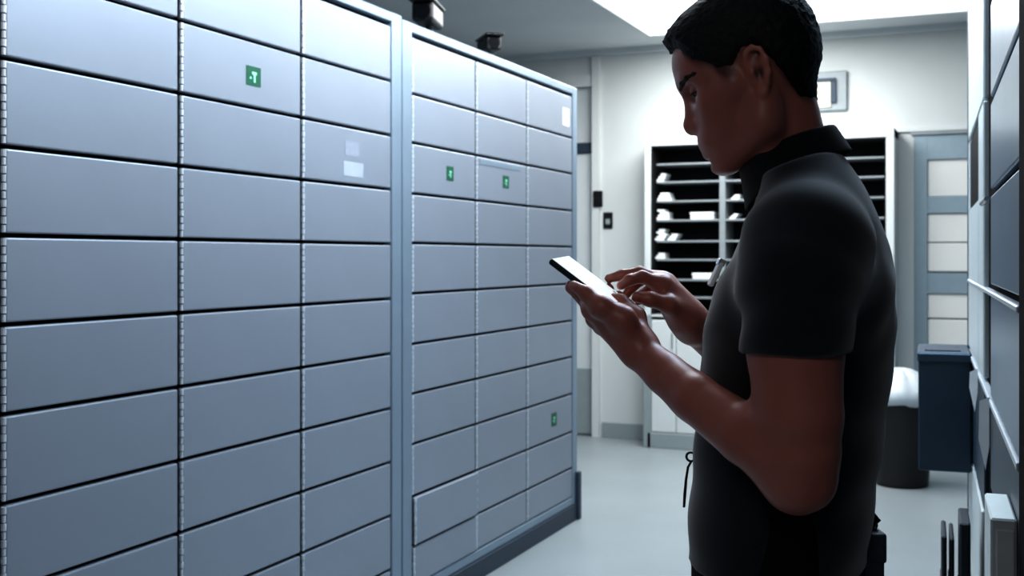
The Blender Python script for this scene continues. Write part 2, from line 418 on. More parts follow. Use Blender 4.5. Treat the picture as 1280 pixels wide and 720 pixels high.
# ------------------------------------------------------------------ right bank of lockers
PHI = math.radians(3.1)
def make_bank():
    r = empty('locker_bank', (0, 0, 0), PHI, 'dark edged steel locker bank close beside the camera, facing the tall parcel lockers', 'locker')
    X = .12
    MB().box(X+.012, X+.55, .9, 4.0, 0, 2.35).build('carcass', M['gap'], r)
    f = MB()
    f.box(X-.001, X+.02, 1.62, 1.745, 0, 2.35, .004)
    f.build('dark_post', M['gap'], r)
    MB().box(X-.001, X+.02, 3.925, 4.0, 0, 2.35, .004).build('end_post', M['plinth'], r)
    zs = [2.34, 2.12, 1.905, 1.702, 1.513, 1.318, 1.089, .90, .70, .5, .3, .1]
    for i in range(len(zs)-1):
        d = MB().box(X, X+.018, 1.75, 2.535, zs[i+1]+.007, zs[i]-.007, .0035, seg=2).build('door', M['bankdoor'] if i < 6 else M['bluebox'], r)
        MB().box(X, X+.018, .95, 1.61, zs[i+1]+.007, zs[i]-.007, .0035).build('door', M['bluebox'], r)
    # far column: pale frame with dark display, dark middle, pale lower strip
    p = MB()
    p.box(X, X+.018, 2.87, 3.92, 1.75, 2.34, .004).box(X, X+.018, 2.87, 3.15, 1.1, 1.745, .003).box(X, X+.018, 3.86, 3.92, 1.1, 1.745, .003)
    p.box(X, X+.018, 3.155, 3.855, 1.1, 1.53, .003)
    p.build('pale_panel', M['bankpale'], r)
    MB().box(X+.004, X+.016, 3.16, 3.85, 1.535, 1.74, .003).build('display', M['screen'], r)
    MB().box(X+.002, X+.018, 2.87, 3.92, .79, 1.085, .003).build('dark_panel', M['bluebox'], r)
    MB().box(X, X+.018, 2.95, 3.9, .42, .775, .004).build('pale_panel', M['bankpale'], r)
    MB().cyl((X-.004, 2.6, 1.504), (X-.004, 2.84, 1.504), .006, n=8).build('latch', M['chrome'], r)
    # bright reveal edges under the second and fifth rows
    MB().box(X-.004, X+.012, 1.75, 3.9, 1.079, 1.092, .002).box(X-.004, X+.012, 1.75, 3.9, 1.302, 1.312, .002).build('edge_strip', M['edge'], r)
    return r
bank = make_bank()
def bank_pt(x, y, z):
    return (x*math.cos(PHI)-y*math.sin(PHI), x*math.sin(PHI)+y*math.cos(PHI), z)
rb = empty('return_box', bank_pt(.12, 3.75, 0), PHI, 'slate grey metal return box fixed to the far end of the locker bank', 'box')
MB().box(-.148, -.001, -.16, .2, .75, 1.095, .006, seg=2).build('casing', M['bluebox'], rb)
MB().box(-.151, -.001, -.165, .2, 1.07, 1.1, .005).build('lid', M['bluebox'], rb)
MB().box(-.13, -.03, -.1, .1, 1.1, 1.103).build('slot_plate', M['plinth'], rb)
pb = empty('drop_box', bank_pt(.12, 1.85, 0), PHI, 'pale grey narrow drop box on the lower front of the locker bank, nearest the camera', 'box')
MB().box(-.036, -.001, -.07, .12, .45, 1.005, .003).build('casing', M['bankpale'], pb)
MB().box(-.029, -.004, -.074, -.068, .47, .99, .002).build('front_panel', M['paper'], pb)
def slip(y, z0, z1, wdt, label):
    m = MB(); m.prism([(-.028, z1), (-.002, z1+.01), (-.002, z0+.05), (-.012, z0), (-.03, z0+.06)], 'y', 0, .0012)
    o = m.build('paper_slip', M['paper']); o.location = bank_pt(.118, y, 0); o.rotation_euler = (0, 0, PHI-.8); props(o, label, 'paper', 'paper slips on the locker bank')
slip(2.52, .945, 1.085, .03, 'larger white paper slip hanging from the locker bank gap, nearer the camera')
slip(3.1, .99, 1.09, .02, 'smaller white paper slip hanging from the locker bank beside the return box')
# dark boards leaning upright by the bank, on the floor
def board(x, y, t, zt, label, lab):
    o = MB().box(-t/2, t/2, -.09, .09, 0.02, zt, .004).build('cart_panel', M['darkboard'])
    o.location = bank_pt(x, y, 0); o.rotation_euler = (0, 0, PHI)
    MB().box(-t/2-.002, t/2+.002, -.095, .095, 0, .58, .003).build('foot', M['maroon'], o)
    props(o, label, 'panel', 'dark panels standing by the bank')
board(.036, 3.05, .012, .705, 'slim dark panel standing upright on the floor, farthest from the locker bank', 0)
board(.054, 3.05, .010, .70, 'slim dark panel standing upright, between two other panels', 0)
board(.082, 3.0, .024, .75, 'thicker, taller dark panel standing upright against the locker bank', 0)
MB

# black bin with white liner
bn = empty('waste_bin', (-.55, 7.32, 0), 0, 'black round waste bin with a white liner, standing behind the return box', 'bin')
MB().lathe([(.13, 0), (.155, .01), (.19, .5), (.2, .55), (.19, .56), (.18, .54), (.14, .05)], n=40).build('tub', M['black'], bn, smooth=True)
lm = MB(); lm.lathe([(.202, .50), (.206, .555), (.185, .6), (.15, .63), (.12, .67), (.05, .70), (.0005, .705)], n=40)
for v in lm.bm.verts:
    k = math.sin(7*math.atan2(v.co.y, v.co.x))*.5+math.sin(13*math.atan2(v.co.y, v.co.x)+1)*.3
    v.co.z += .012*k; v.co.x *= 1+.02*k; v.co.y *= 1+.02*k
lo = lm.build('bin_liner', M['binwhite'], None, (-.55, 7.32, 0), smooth=True)
props(lo, 'white crumpled plastic liner folded over the black waste bin', 'bag')
# ------------------------------------------------------------------ the man: smooth blended body surfaces
X0 = .3627                                       # his axis, in metres to the right of the camera's axis
PZ = 1.5                                         # his distance from the camera
def at(px, py, d):
    """a point in his own frame: x to his right-hand side of the view, y away from the camera, z up"""
    Z = PZ+d
    return np.array([(px-640)/F*Z-X0, d, HC+(322-py)/F*Z])
def smin(a, b, k):
    h = np.maximum(k-np.abs(a-b), 0)/k
    return np.minimum(a, b)-h*h*k*.25
def smax(a, b, k): return -smin(-a, -b, k)
class Field:
    def __init__(s): s.p = []
    def add(s, fn, c, r, k=.01, op='u'): s.p.append((fn, np.asarray(c, float), float(r), k, op)); return s
    def cone(s, a, b, ra, rb, k=.01, op='u'):
        a = np.asarray(a, float); b = np.asarray(b, float); ba = b-a; L = max(ba @ ba, 1e-12)
        def fn(p):
            t = np.clip(((p-a) @ ba)/L, 0, 1)
            return np.linalg.norm(p-a-t[:, None]*ba, axis=1)-(ra+t*(rb-ra))
        return s.add(fn, (a+b)/2, math.sqrt(L)/2+max(ra, rb), k, op)
    def chain(s, pts, rad, k=.01, k0=None):
        for i in range(len(pts)-1): s.cone(pts[i], pts[i+1], rad[i], rad[i+1], (k0 if (i == 0 and k0) else k))
        return s
    def ell(s, c, r, R=None, k=.01, op='u'):
        c = np.asarray(c, float); r = np.asarray(r, float)
        def fn(p):
            q = p-c
            if R is not None: q = q @ R.T
            k0 = np.linalg.norm(q/r, axis=1); k1 = np.linalg.norm(q/(r*r), axis=1)
            return k0*(k0-1)/np.maximum(k1, 1e-9)
        return s.add(fn, c, r.max(), k, op)
    def ball(s, c, r, k=.01, op='u'): return s.cone(c, c, r, r, k, op)
    def eval(s, p, sel=None):
        d = np.full(len(p), 1.0)
        for i, (fn, c, r, k, op) in enumerate(s.p):
            if sel is not None and not sel[i]: continue
            v = fn(p)
            if op == 'u': d = smin(d, v, k)
            elif op == 's': d = smax(d, -v, k)
            else: d = smax(d, v, k)
        return d

def surface(field, lo, hi, h, name, disp=None, tone=None):
    """surface nets over FIELD, evaluated only close to the surface"""
    B = 8
    lo = np.asarray(lo, float); hi = np.asarray(hi, float)
    nb = np.ceil((hi-lo)/(h*B)).astype(int); n = nb*B+1
    cen = [lo[i]+h*B*(np.arange(nb[i])+.5) for i in range(3)]
    G = np.stack(np.meshgrid(*cen, indexing='ij'), -1).reshape(-1, 3)
    PC = np.array([q[1] for q in field.p]); PR = np.array([q[2] for q in field.p])
    PK = np.array([q[3] for q in field.p]); PI = np.array([q[4] == 'i' for q in field.p])
    S = 4; sup = (np.ceil(nb/S)).astype(int)
    val = np.ones(n, np.float32)
    idx = np.stack(np.meshgrid(*[np.arange(v) for v in nb], indexing='ij'), -1).reshape(-1, 3)
    sid = idx//S; key = (sid[:, 0]*sup[1]+sid[:, 1])*sup[2]+sid[:, 2]
    order = np.argsort(key, kind='stable'); ks = key[order]
    cuts = np.flatnonzero(np.diff(ks))+1
    half = h*B*.5*math.sqrt(3)
    off = np.stack(np.meshgrid(*[np.arange(B+1)]*3, indexing='ij'), -1).reshape(-1, 3)
    for grp in np.split(order, cuts):
        g = G[grp]; mid = (g.min(0)+g.max(0))/2; rad = np.linalg.norm(g.max(0)-mid)+half
        sel = (np.linalg.norm(PC-mid, axis=1) < PR+rad+PK+.012) | PI
        if not (sel & ~PI).any(): continue
        c = field.eval(g, sel)
        near = np.abs(c) < half*1.35+.006
        for b in grp[~near & (c < 0)]:
            i = idx[b]*B; val[i[0]:i[0]+B+1, i[1]:i[1]+B+1, i[2]:i[2]+B+1] = -1
        nbk = grp[near]
        for q in range(0, len(nbk), 200):
            bb = nbk[q:q+200]
            gi = (idx[bb]*B)[:, None, :]+off[None]
            P = lo+gi.reshape(-1, 3)*h
            v = field.eval(P, sel)
            if disp is not None: v = v-disp(P)
            gi = gi.reshape(-1, 3); val[gi[:, 0], gi[:, 1], gi[:, 2]] = v
    ins = val < 0
    cnt = np.zeros(n-1, np.int8)
    for a in (0, 1):
        for b in (0, 1):
            for c in (0, 1):
                cnt += ins[a:n[0]-1+a, b:n[1]-1+b, c:n[2]-1+c]
    act = np.argwhere((cnt > 0) & (cnt < 8))
    vid = np.full(n-1, -1, np.int32); vid[act[:, 0], act[:, 1], act[:, 2]] = np.arange(len(act))
    cor = np.array([[i >> 2 & 1, i >> 1 & 1, i & 1] for i in range(8)])
    cv = np.stack([val[act[:, 0]+c[0], act[:, 1]+c[1], act[:, 2]+c[2]] for c in cor], 1)
    acc = np.zeros((len(act), 3)); num = np.zeros(len(act))
    for i in range(8):
        for j in range(i+1, 8):
            if np.abs(cor[i]-cor[j]).sum() != 1: continue
            m = (cv[:, i] < 0) != (cv[:, j] < 0)
            t = np.where(m, cv[:, i]/np.where(m, cv[:, i]-cv[:, j], 1), 0)
            acc += m[:, None]*(cor[i]+t[:, None]*(cor[j]-cor[i])); num += m
    V = lo+h*(act+acc/num[:, None])
    quads = []
    for ax in range(3):
        u, w = (ax+1) % 3, (ax+2) % 3
        sl0 = [slice(None)]*3; sl1 = [slice(None)]*3
        sl0[ax] = slice(0, n[ax]-1); sl1[ax] = slice(1, n[ax])
        A, Bv = ins[tuple(sl0)], ins[tuple(sl1)]
        e = np.argwhere(A != Bv)
        e = e[(e[:, u] > 0) & (e[:, w] > 0) & (e[:, u] < n[u]-1) & (e[:, w] < n[w]-1)]
        flip = A[e[:, 0], e[:, 1], e[:, 2]]
        q = []
        for du, dw in ((-1, -1), (0, -1), (0, 0), (-1, 0)):
            f = e.copy(); f[:, u] += du; f[:, w] += dw
            q.append(vid[f[:, 0], f[:, 1], f[:, 2]])
        q = np.stack(q, 1); q[~flip] = q[~flip][:, ::-1]
        quads.append(q)
    Q = np.concatenate(quads); Q = Q[(Q >= 0).all(1)]
    me = bpy.data.meshes.new(name)
    me.vertices.add(len(V)); me.vertices.foreach_set('co', V.astype(np.float32).ravel())
    me.loops.add(len(Q)*4); me.loops.foreach_set('vertex_index', Q.astype(np.int32).ravel())
    me.polygons.add(len(Q)); me.polygons.foreach_set('loop_start', np.arange(len(Q), dtype=np.int32)*4)
    me.polygons.foreach_set('use_smooth', [True]*len(Q))
    me.update(calc_edges=True); me.validate()
    if tone is not None:
        col = tone(V)
        at_ = me.attributes.new('tone', 'FLOAT_COLOR', 'POINT')
        at_.data.foreach_set('color', np.concatenate([col, np.ones((len(V), 1))], 1).astype(np.float32).ravel())
    return me

man = empty('person', (X0*math.cos(YAW)-PZ*math.sin(YAW), X0*math.sin(YAW)+PZ*math.cos(YAW), 0), YAW,
            'man with short black hair in a black polo shirt, looking down at a handheld phone', 'person')
# --- frames
TA = math.radians(18); TF = np.array([-math.cos(TA), math.sin(TA), 0]); TL = np.array([-math.sin(TA), -math.cos(TA), 0]); UP = np.array([0, 0, 1.])
HA = math.radians(12); HP = math.radians(20)
hf0 = np.array([-math.cos(HA), math.sin(HA), 0]); HL = np.array([-math.sin(HA), -math.cos(HA), 0])
HX = hf0*math.cos(HP)-UP*math.sin(HP); HZ = hf0*math.sin(HP)+UP*math.cos(HP)
HO = np.array([-.049, 0, 1.626])
HR = np.stack([HX, HL, HZ])                      # world -> head
def hd(x, y, z):
    x = x if x < .05 else .05+(x-.05)*.81
    return HO+x*HX+y*HL+z*HZ

def head(f):
    def e(c, r, k=.015, op='u'): f.ell(hd(*c), r, HR, k, op)
    def cn(a, b, ra, rb, k=.012, op='u'): f.cone(hd(*a), hd(*b), ra, rb, k, op)
    e((.000, 0, .026), (.090, .074, .077), .01)
    e((-.022, 0, .012), (.068, .070, .070), .02)
    e((.036, 0, -.030), (.055, .059, .078), .02)
    e((.052, 0, .030), (.040, .058, .040), .02)
    for s in (-1, 1):
        cn((.002, s*.058, -.048), (.012, s*.054, -.078), .018, .017, .02)
        cn((.012, s*.054, -.076), (.072, s*.020, -.102), .016, .014, .025)
        cn((.058, s*.044, -.026), (.030, s*.060, -.018), .020, .014, .025)
        cn((.081, s*.030, .014), (.0905, s*.008, .012), .0105, .0105, .012)
        cn((.080, s*.030, .013), (.060, s*.052, .010), .010, .008, .014)
        cn((.072, s*.022, -.070), (.060, s*.036, -.055), .024, .022, .02)
    e((.082, 0, -.101), (.016, .022, .014), .02)
    cn((.076, 0, -.078), (.078, 0, -.07), .022, .022, .015)
    # nose
    cn((.086, 0, .006), (.105, 0, -.036), .0085, .0095, .010)
    f.ball(hd(.106, 0, -.0420), .0115, .008)
    for s in (-1, 1):
        f.ell(hd(.0945, s*.0125, -.0455), (.0115, .0075, .0080), HR, .007)
        f.ball(hd(.0985, s*.0065, -.0555), .0032, .003, 's')
    # eye sockets, lids
    for s in (-1, 1):
        f.ell(hd(.094, s*.032, -.004), (.014, .017, .0115), HR, .012, 's')
        f.ball(hd(.0735, s*.031, -.004), .0142, .004)
        f.ell(hd(.0885, s*.033, -.0085), (.010, .0115, .0022), HR, .0025, 's')
    # mouth
    cn((.0945, -.009, -.0705), (.0945, .009, -.0705), .0062, .0062, .008)
    for s in (-1, 1):
        cn((.0945, s*.008, -.0710), (.083, s*.023, -.0765), .0058, .0030, .006)
        cn((.0930, s*.006, -.0850), (.083, s*.022, -.0775), .0066, .0030, .006)
        cn((.1015, 0, -.0775), (.086, s*.025, -.0775), .0018, .0016, .003, 's')
    cn((.0945, -.006, -.0855), (.0945, .006, -.0855), .0068, .0068, .006)
    f.ell(hd(.099, 0, -.0955), (.006, .014, .0035), HR, .010, 's')
    f.ell(hd(.104, 0, -.060), (.0035, .003, .006), HR, .006, 's')
    # ears
    for s in (-1, 1):
        E = lambda a, b, o: hd(-.003+a*.82, s*(.0725+o), -.016+b)      # a: forward, b: up, o: outward
        R2 = HR.copy()
        f.ell(E(-.002, .004, .001), (.015, .006, .026), HR, .006)
        rim = [(.010, .002, .000), (.012, .016, .003), (.006, .027, .007), (-.004, .030, .010), (-.014, .024, .012), (-.018, .010, .012), (-.015, -.006, .010), (-.008, -.018, .007), (.001, -.027, .004), (.006, -.022, .002)]
        for i in range(len(rim)-1):
            f.cone(E(*rim[i]), E(*rim[i+1]), .0036, .0036, .003)
        f.ell(E(.001, -.024, .003), (.007, .004, .008), HR, .005)
        f.ell(E(-.001, -.002, .011), (.0075, .0065, .011), HR, .003, 's')
        f.ell(E(-.002, .019, .012), (.009, .0050, .0055), HR, .003, 's')
        f.cone(E(-.011, .014, .008), E(-.009, -.010, .007), .0028, .0026, .003)
        f.cone(E(.008, .000, .003), (E(.007, -.009, .003)), .0036, .0030, .004)

def torso_tables():
    y = np.array([150, 175, 200, 225, 252, 282, 330, 360, 400, 450, 500, 560, 620, 700, 780.])
    c = np.array([990, 995, 1003, 1013, 1020, 1018, 1014, 1005, 1000, 996, 991, 984, 977, 971, 968.])
    w = np.array([34, 44, 56, 66, 77, 89, 107, 116, 119.5, 120, 117, 116, 115, 113, 108.])
    b = np.array([.045, .06, .085, .118, .15, .165, .172, .172, .168, .160, .153, .150, .155, .165, .165])
    z = HC+(322-y)*PZ/F
    hw = w*PZ/F; a = np.sqrt(np.maximum(hw**2-(b*math.sin(TA))**2, 1e-4))/math.cos(TA)
    return z[::-1], ((c-640)/F*PZ-X0)[::-1], a[::-1], b[::-1]
TZ, TC, TAW, TBW = torso_tables()
def torso(f, grow, z0, z1, k=.02):
    def fn(p):
        z = np.clip(p[:, 2], z0, z1)
        zz = np.clip(z, TZ[0], TZ[-1])
        # smoothed table look-up
        def L(t): return sum(np.interp(zz+o, TZ, t) for o in (-.024, -.012, 0, .012, .024))/5
        a = L(TAW)+grow; b = L(TBW)+grow
        q = p-np.stack([L(TC), np.zeros(len(p)), np.zeros(len(p))], 1)
        x = q @ TF; y = q @ TL
        # superellipse-ish section, flatter back and chest
        r = (np.abs(x/a)**2.3+np.abs(y/b)**2.3)**(1/2.3)
        d = (r-1)*np.minimum(a, b)*.92
        return np.maximum(d, np.abs(p[:, 2]-(z0+z1)/2)-(z1-z0)/2)
    f.add(fn, (0, 0, (z0+z1)/2), math.hypot((z1-z0)/2, .22), k)

SHL = at(1008, 311, -.185); ELL = at(1002, 592, -.205)
SHR = np.array([.03, 0, 0])+TL*-.185+UP*1.40; ELR = np.array([.075, .255, 1.135])
WRL = at(797, 437, -.035); WRR = at(866, 406, .085)

def upper_arms(f, grow, k=.02, full=True):
    f.chain([SHL+np.array([.004, .012, -.0]), at(1000, 350, -.198), at(994, 440, -.205), at(998, 520, -.208)], [.0570+grow, .0605+grow, .0535+grow, .0490+grow], .006, k)
    f.chain([SHR, SHR*.65+ELR*.35, SHR*.3+ELR*.7], [.060+grow, .056+grow, .048+grow], .006, k)

def arms(f):
    upper_arms(f, 0)
    # left (near) arm: upper arm to elbow, forearm to wrist
    f.chain([at(998, 520, -.208), at(1001, 565, -.207), at(1003, 594, -.204)], [.0490, .0435, .0345], .006)
    f.cone(at(1008, 604, -.204), at(998, 606, -.204), .026, .029, .02)
    f.chain([at(990, 590, -.200), at(932, 543, -.172), at(870, 498, -.115), at(830, 466, -.068), WRL], [.0345, .0345, .0285, .0245, .0205], .006, .03)
    f.chain([at(935, 550, -.150), at(868, 497, -.094), at(800, 440, -.022)], [.032, .027, .0195], .012)
    # right (far) arm
    f.chain([SHR*.3+ELR*.7, ELR], [.048, .038], .02)
    f.chain([ELR, ELR*.6+WRR*.4, WRR], [.038, .034, .0215], .012, .03)
    f.cone(WRR+np.array([0, .012, -.002]), at(905, 425, .12), .0195, .026, .012)

# --- the phone: a frame in his own coordinates (long axis, width axis, normal)
PL = np.array([-.74, .30, .57]); PL /= np.linalg.norm(PL)
PW = np.array([.37, .91, .10]); PW -= PL*(PW @ PL); PW /= np.linalg.norm(PW)
PN = np.cross(PL, PW); PN = PN if PN[2] > 0 else -PN
PHL, PHW, PHT = .128, .062, .0085
PTN = at(686, 326, .012)                         # top near corner
PC0 = PTN-PL*PHL/2+PW*PHW/2                      # centre
def ph(l, w, n): return PC0+PL*l+PW*w+PN*n       # point by phone axes

def hands(f):
    # ---- left hand, under the phone: palm slab
    w = WRL
    kn = [at(741, 387, -.020), at(744, 398, .002), at(752, 407, .022), at(764, 413, .040)]   # knuckles, index .. little
    f.cone(w, kn[0], .0200, .0120, .012); f.cone(w, kn[1], .0200, .0125, .012)
    f.cone(w+PW*.012, kn[2], .0200, .0120, .012); f.cone(w+PW*.02, kn[3], .0190, .0110, .012)
    f.cone(at(770, 392, -.018), at(774, 396, .018), .0155, .0150, .015)
    # fingers pass beneath the phone and close over its far edge
    tips = [
        [kn[0], ph(.022, -.014, -.0145), ph(.026, .014, -.0135), ph(.027, .032, -.0110)],
        [kn[1], ph(.006, .002, -.0150), ph(.010, .026, -.0135), ph(.010, .039, -.0060)],
        [kn[2], ph(-.012, .016, -.0150), ph(-.008, .034, -.0110), ph(-.008, .0405, -.0015)],
        [kn[3], ph(-.028, .026, -.0140), ph(-.025, .038, -.0090), ph(-.024, .0405, .000)]]
    for t, r in zip(tips, (.0088, .0090, .0085, .0075)):
        f.chain(t, [r*1.15, r, r*.93, r*.84], .004, .008)
    # thumb along the near edge, thenar mound
    th = [at(778, 400, -.048), at(752, 384, -.050), at(733, 367, -.036), at(717, 357, -.022)]
    f.cone(w+PN*.002, th[0], .0185, .0165, .012)
    f.chain(th, [.0165, .0125, .0092, .0068], .006, .012)
    f.cone(th[1], kn[0], .0100, .0105, .014)
    # far side of the palm rising behind the phone's foot
    f.chain([w+PW*.012+PN*.002, at(793, 397, .006), at(776, 379, .016), at(768, 374, .018)], [.018, .0145, .0105, .0085], .008, .012)
    # ---- right hand: back of hand, index tapping, other fingers reaching over
    W = WRR
    mc = [at(829, 357, .050), at(829, 352, .068), at(833, 353, .088), at(838, 358, .105)]
    for m, r in zip(mc, (.0125, .0125, .0115, .0105)):
        f.cone(W, m, .0205, r, .014)
    f.cone(at(855, 395, .072), at(834, 370, .075), .0215, .0165, .018)
    f.chain([mc[0], at(803, 346, .040), at(787, 350, .032), at(776, 357, .028)], [.0108, .0085, .0076, .0062], .004, .012)
    f.chain([mc[1], at(800, 341, .066), at(778, 344, .062), at(761, 348, .060)], [.0110, .0086, .0076, .0060], .004, .012)
    f.chain([mc[2], at(806, 347, .094), at(790, 358, .090), at(783, 368, .084)], [.0102, .0082, .0074, .0062], .004, .012)
    f.chain([mc[3], at(815, 358, .116), at(803, 368, .110), at(798, 377, .102)], [.0092, .0074, .0066, .0056], .004, .012)
    f.chain([at(856, 398, .060), at(836, 381, .034), at(813, 374, .022), at(797, 371, .020)], [.0165, .0120, .0098, .0078], .006, .018)

body = Field()
body.cone(at(990, 214, .0), at(967, 128, .0), .0475, .050, .02)
body.cone(at(1000, 222, .0), at(980, 140, .0), .042, .041, .015)
head(body)
body.cone(hd(-.002, .05, -.06), at(968, 205, -.030), .011, .009, .02)
torso(body, -.020, .93, 1.42, .03)
body.cone(SHL, np.array([.028, 0, 1.42]), .045, .048, .03); body.cone(SHR, np.array([.028, 0, 1.42]), .045, .048, .03)
arms(body); hands(body)
HIP = np.array([-.012, 0, 0])
for s in (-1, 1):
    hp = HIP+TL*s*.088+UP*.92; kn_ = HIP+TL*s*.095+TF*.012+UP*.50; an = HIP+TL*s*.10-TF*.02+UP*.085
    body.chain([hp, kn_, an], [.070, .050, .036], .02)
    body.cone(an-UP*.03, an-UP*.035+TF*.13, .034, .024, .02)
HBX = np.array([-.12, -.075, -.064, -.045, -.036, -.026, -.012, .002, .012, .018, .026, .034, .041, .046, .056, .066, .082, .12])
HBZ = np.array([-.075, -.075, -.066, -.057, -.036, -.010, .014, .019, .015, .004, -.008, -.006, .004, .016, .024, .032, .060, .066])
BASE = np.array(lin((180, 112, 98))); LIPC = np.array(lin((128, 70, 66))); PALM = np.array(lin((186, 128, 112))); NAIL = np.array(lin((205, 155, 142)))
def tone(V):
    c = np.tile(BASE, (len(V), 1))
    q = (V-HO) @ HR.T; zb = np.interp(q[:, 0], HBX, HBZ)
    t = np.clip(1-(zb-q[:, 2])/.016, 0, 1)*(np.abs(q[:, 0]) < .11)*(q[:, 2] > -.1)*(np.abs(q[:, 1]) < .0765)*(q[:, 0] < .075)
    t = (np.minimum(t, 1)**1.3*.8)[:, None]; c = c*(1-t)+np.array(lin((26, 19, 18)))*t
    def mix(ctr, r, colr, amt=1.):
        d = np.linalg.norm(V-np.asarray(ctr), axis=1); t = np.clip(1.4-d/r, 0, 1)[:, None]*amt
        c[:] = c*(1-t)+colr*t
    for yy in (-.016, -.008, 0, .008, .016):
        mix(hd(.094, yy, -.0715), .0075, LIPC, .8); mix(hd(.093, yy, -.0855), .0075, LIPC, .8)
    mix(hd(-.003, .078, -.016), .03, np.array(lin((190, 112, 94))), .6)
    DARK = np.array(lin((70, 36, 32))); RIM = np.array(lin((214, 142, 124)))  # ear shading put into the skin colour: darkened hollows, lightened rim
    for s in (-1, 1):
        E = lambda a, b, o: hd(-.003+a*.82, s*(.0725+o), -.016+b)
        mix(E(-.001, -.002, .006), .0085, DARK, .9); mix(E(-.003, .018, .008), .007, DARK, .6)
        for q in ((.006, .027, .009), (-.004, .030, .012), (-.014, .024, .014), (-.018, .010, .014), (-.015, -.006, .012), (.001, -.026, .007)): mix(E(*q), .006, RIM, .6)
    mix(at(800, 400, .05), .035, PALM, .7)
    for q in (at(776, 350, .024), at(760, 342, .052), at(716, 354, -.028)): mix(q, .007, NAIL, .8)
    for q in (mcp for mcp in (at(829, 350, .06), at(803, 338, .05))): mix(q, .014, np.array(lin((132, 78, 66))), .5)
    return c
VOX = .0026
me = surface(body, (-.40, -.33, .02), (.20, .36, 1.76), VOX, 'body', tone=tone)
link('body', me, M['skin'], man)

# --- hair: cap around the skull, cut at the hairline
def nz(p, s): return np.sin(p[:, 0]*s+1.3*np.sin(p[:, 1]*s*.7))*np.sin(p[:, 1]*s+1.1*np.sin(p[:, 2]*s*.8))*np.sin(p[:, 2]*s+1.7*np.sin(p[:, 0]*s*.6))
hair = Field(); NK = Field()
NK.cone(at(990, 214, .0), at(967, 128, .0), .0475, .050, .02); NK.cone(at(1000, 222, .0), at(980, 140, .0), .042, .041, .015)
def hairfn(p):
    q = (p-HO) @ HR.T
    def ee(c, r):
        d = q-np.array(c); k0 = np.linalg.norm(d/r, axis=1); k1 = np.linalg.norm(d/(np.array(r)**2), axis=1)
        return k0*(k0-1)/np.maximum(k1, 1e-9)
    d = smin(ee((0, 0, .026), (.090, .074, .077)), ee((-.022, 0, .012), (.068, .070, .070)), .02)
    d = smin(d, ee((.052, 0, .030), (.040, .058, .040)), .02)
    d = smin(d, NK.eval(p), .02)
    t = np.clip((q[:, 2]-.0)/.09, 0, 1); t = t*t*(3-2*t)
    fr = np.clip((q[:, 0]-.03)/.06, 0, 1)*np.clip((q[:, 2]-.045)/.03, 0, 1)
    nape = np.clip((-.01-q[:, 2])/.05, 0, 1)
    thick = .0035+.0085*t+.005*fr-.001*nape
    zb = np.interp(q[:, 0], HBX, HBZ)
    # on the middle of the face the hairline stays at the forehead
    mid = np.clip(1-np.abs(q[:, 1])/.05, 0, 1)
    zb = np.where(q[:, 0] > .03, np.maximum(zb, .058*np.clip(mid*2.2, 0, 1)+zb*(1-np.clip(mid*2.2, 0, 1))), zb)
    zb = np.where(q[:, 0] < -.03, np.minimum(zb, -.066+.03*0), zb)*np.where(q[:, 0] < -.03, np.clip(mid*1.6, 0, 1), 1)+np.where(q[:, 0] < -.03, np.interp(q[:, 0], HBX, HBZ)*(1-np.clip(mid*1.6, 0, 1)), 0)
    thick = thick*np.clip(.3+(q[:, 2]-zb)/.022, .3, 1)
    d = d-thick
    return smax(d, (zb-q[:, 2])*.8, .003)
hair.add(hairfn, HO, .14, .01)
hm = surface(hair, HO-np.array([.14, .12, .12]), HO+np.array([.14, .12, .14]), .0024, 'hair', disp=lambda p: .0013*nz(p, 620)+.0012*nz(p, 260))
link('hair', hm, M['hair'], man)

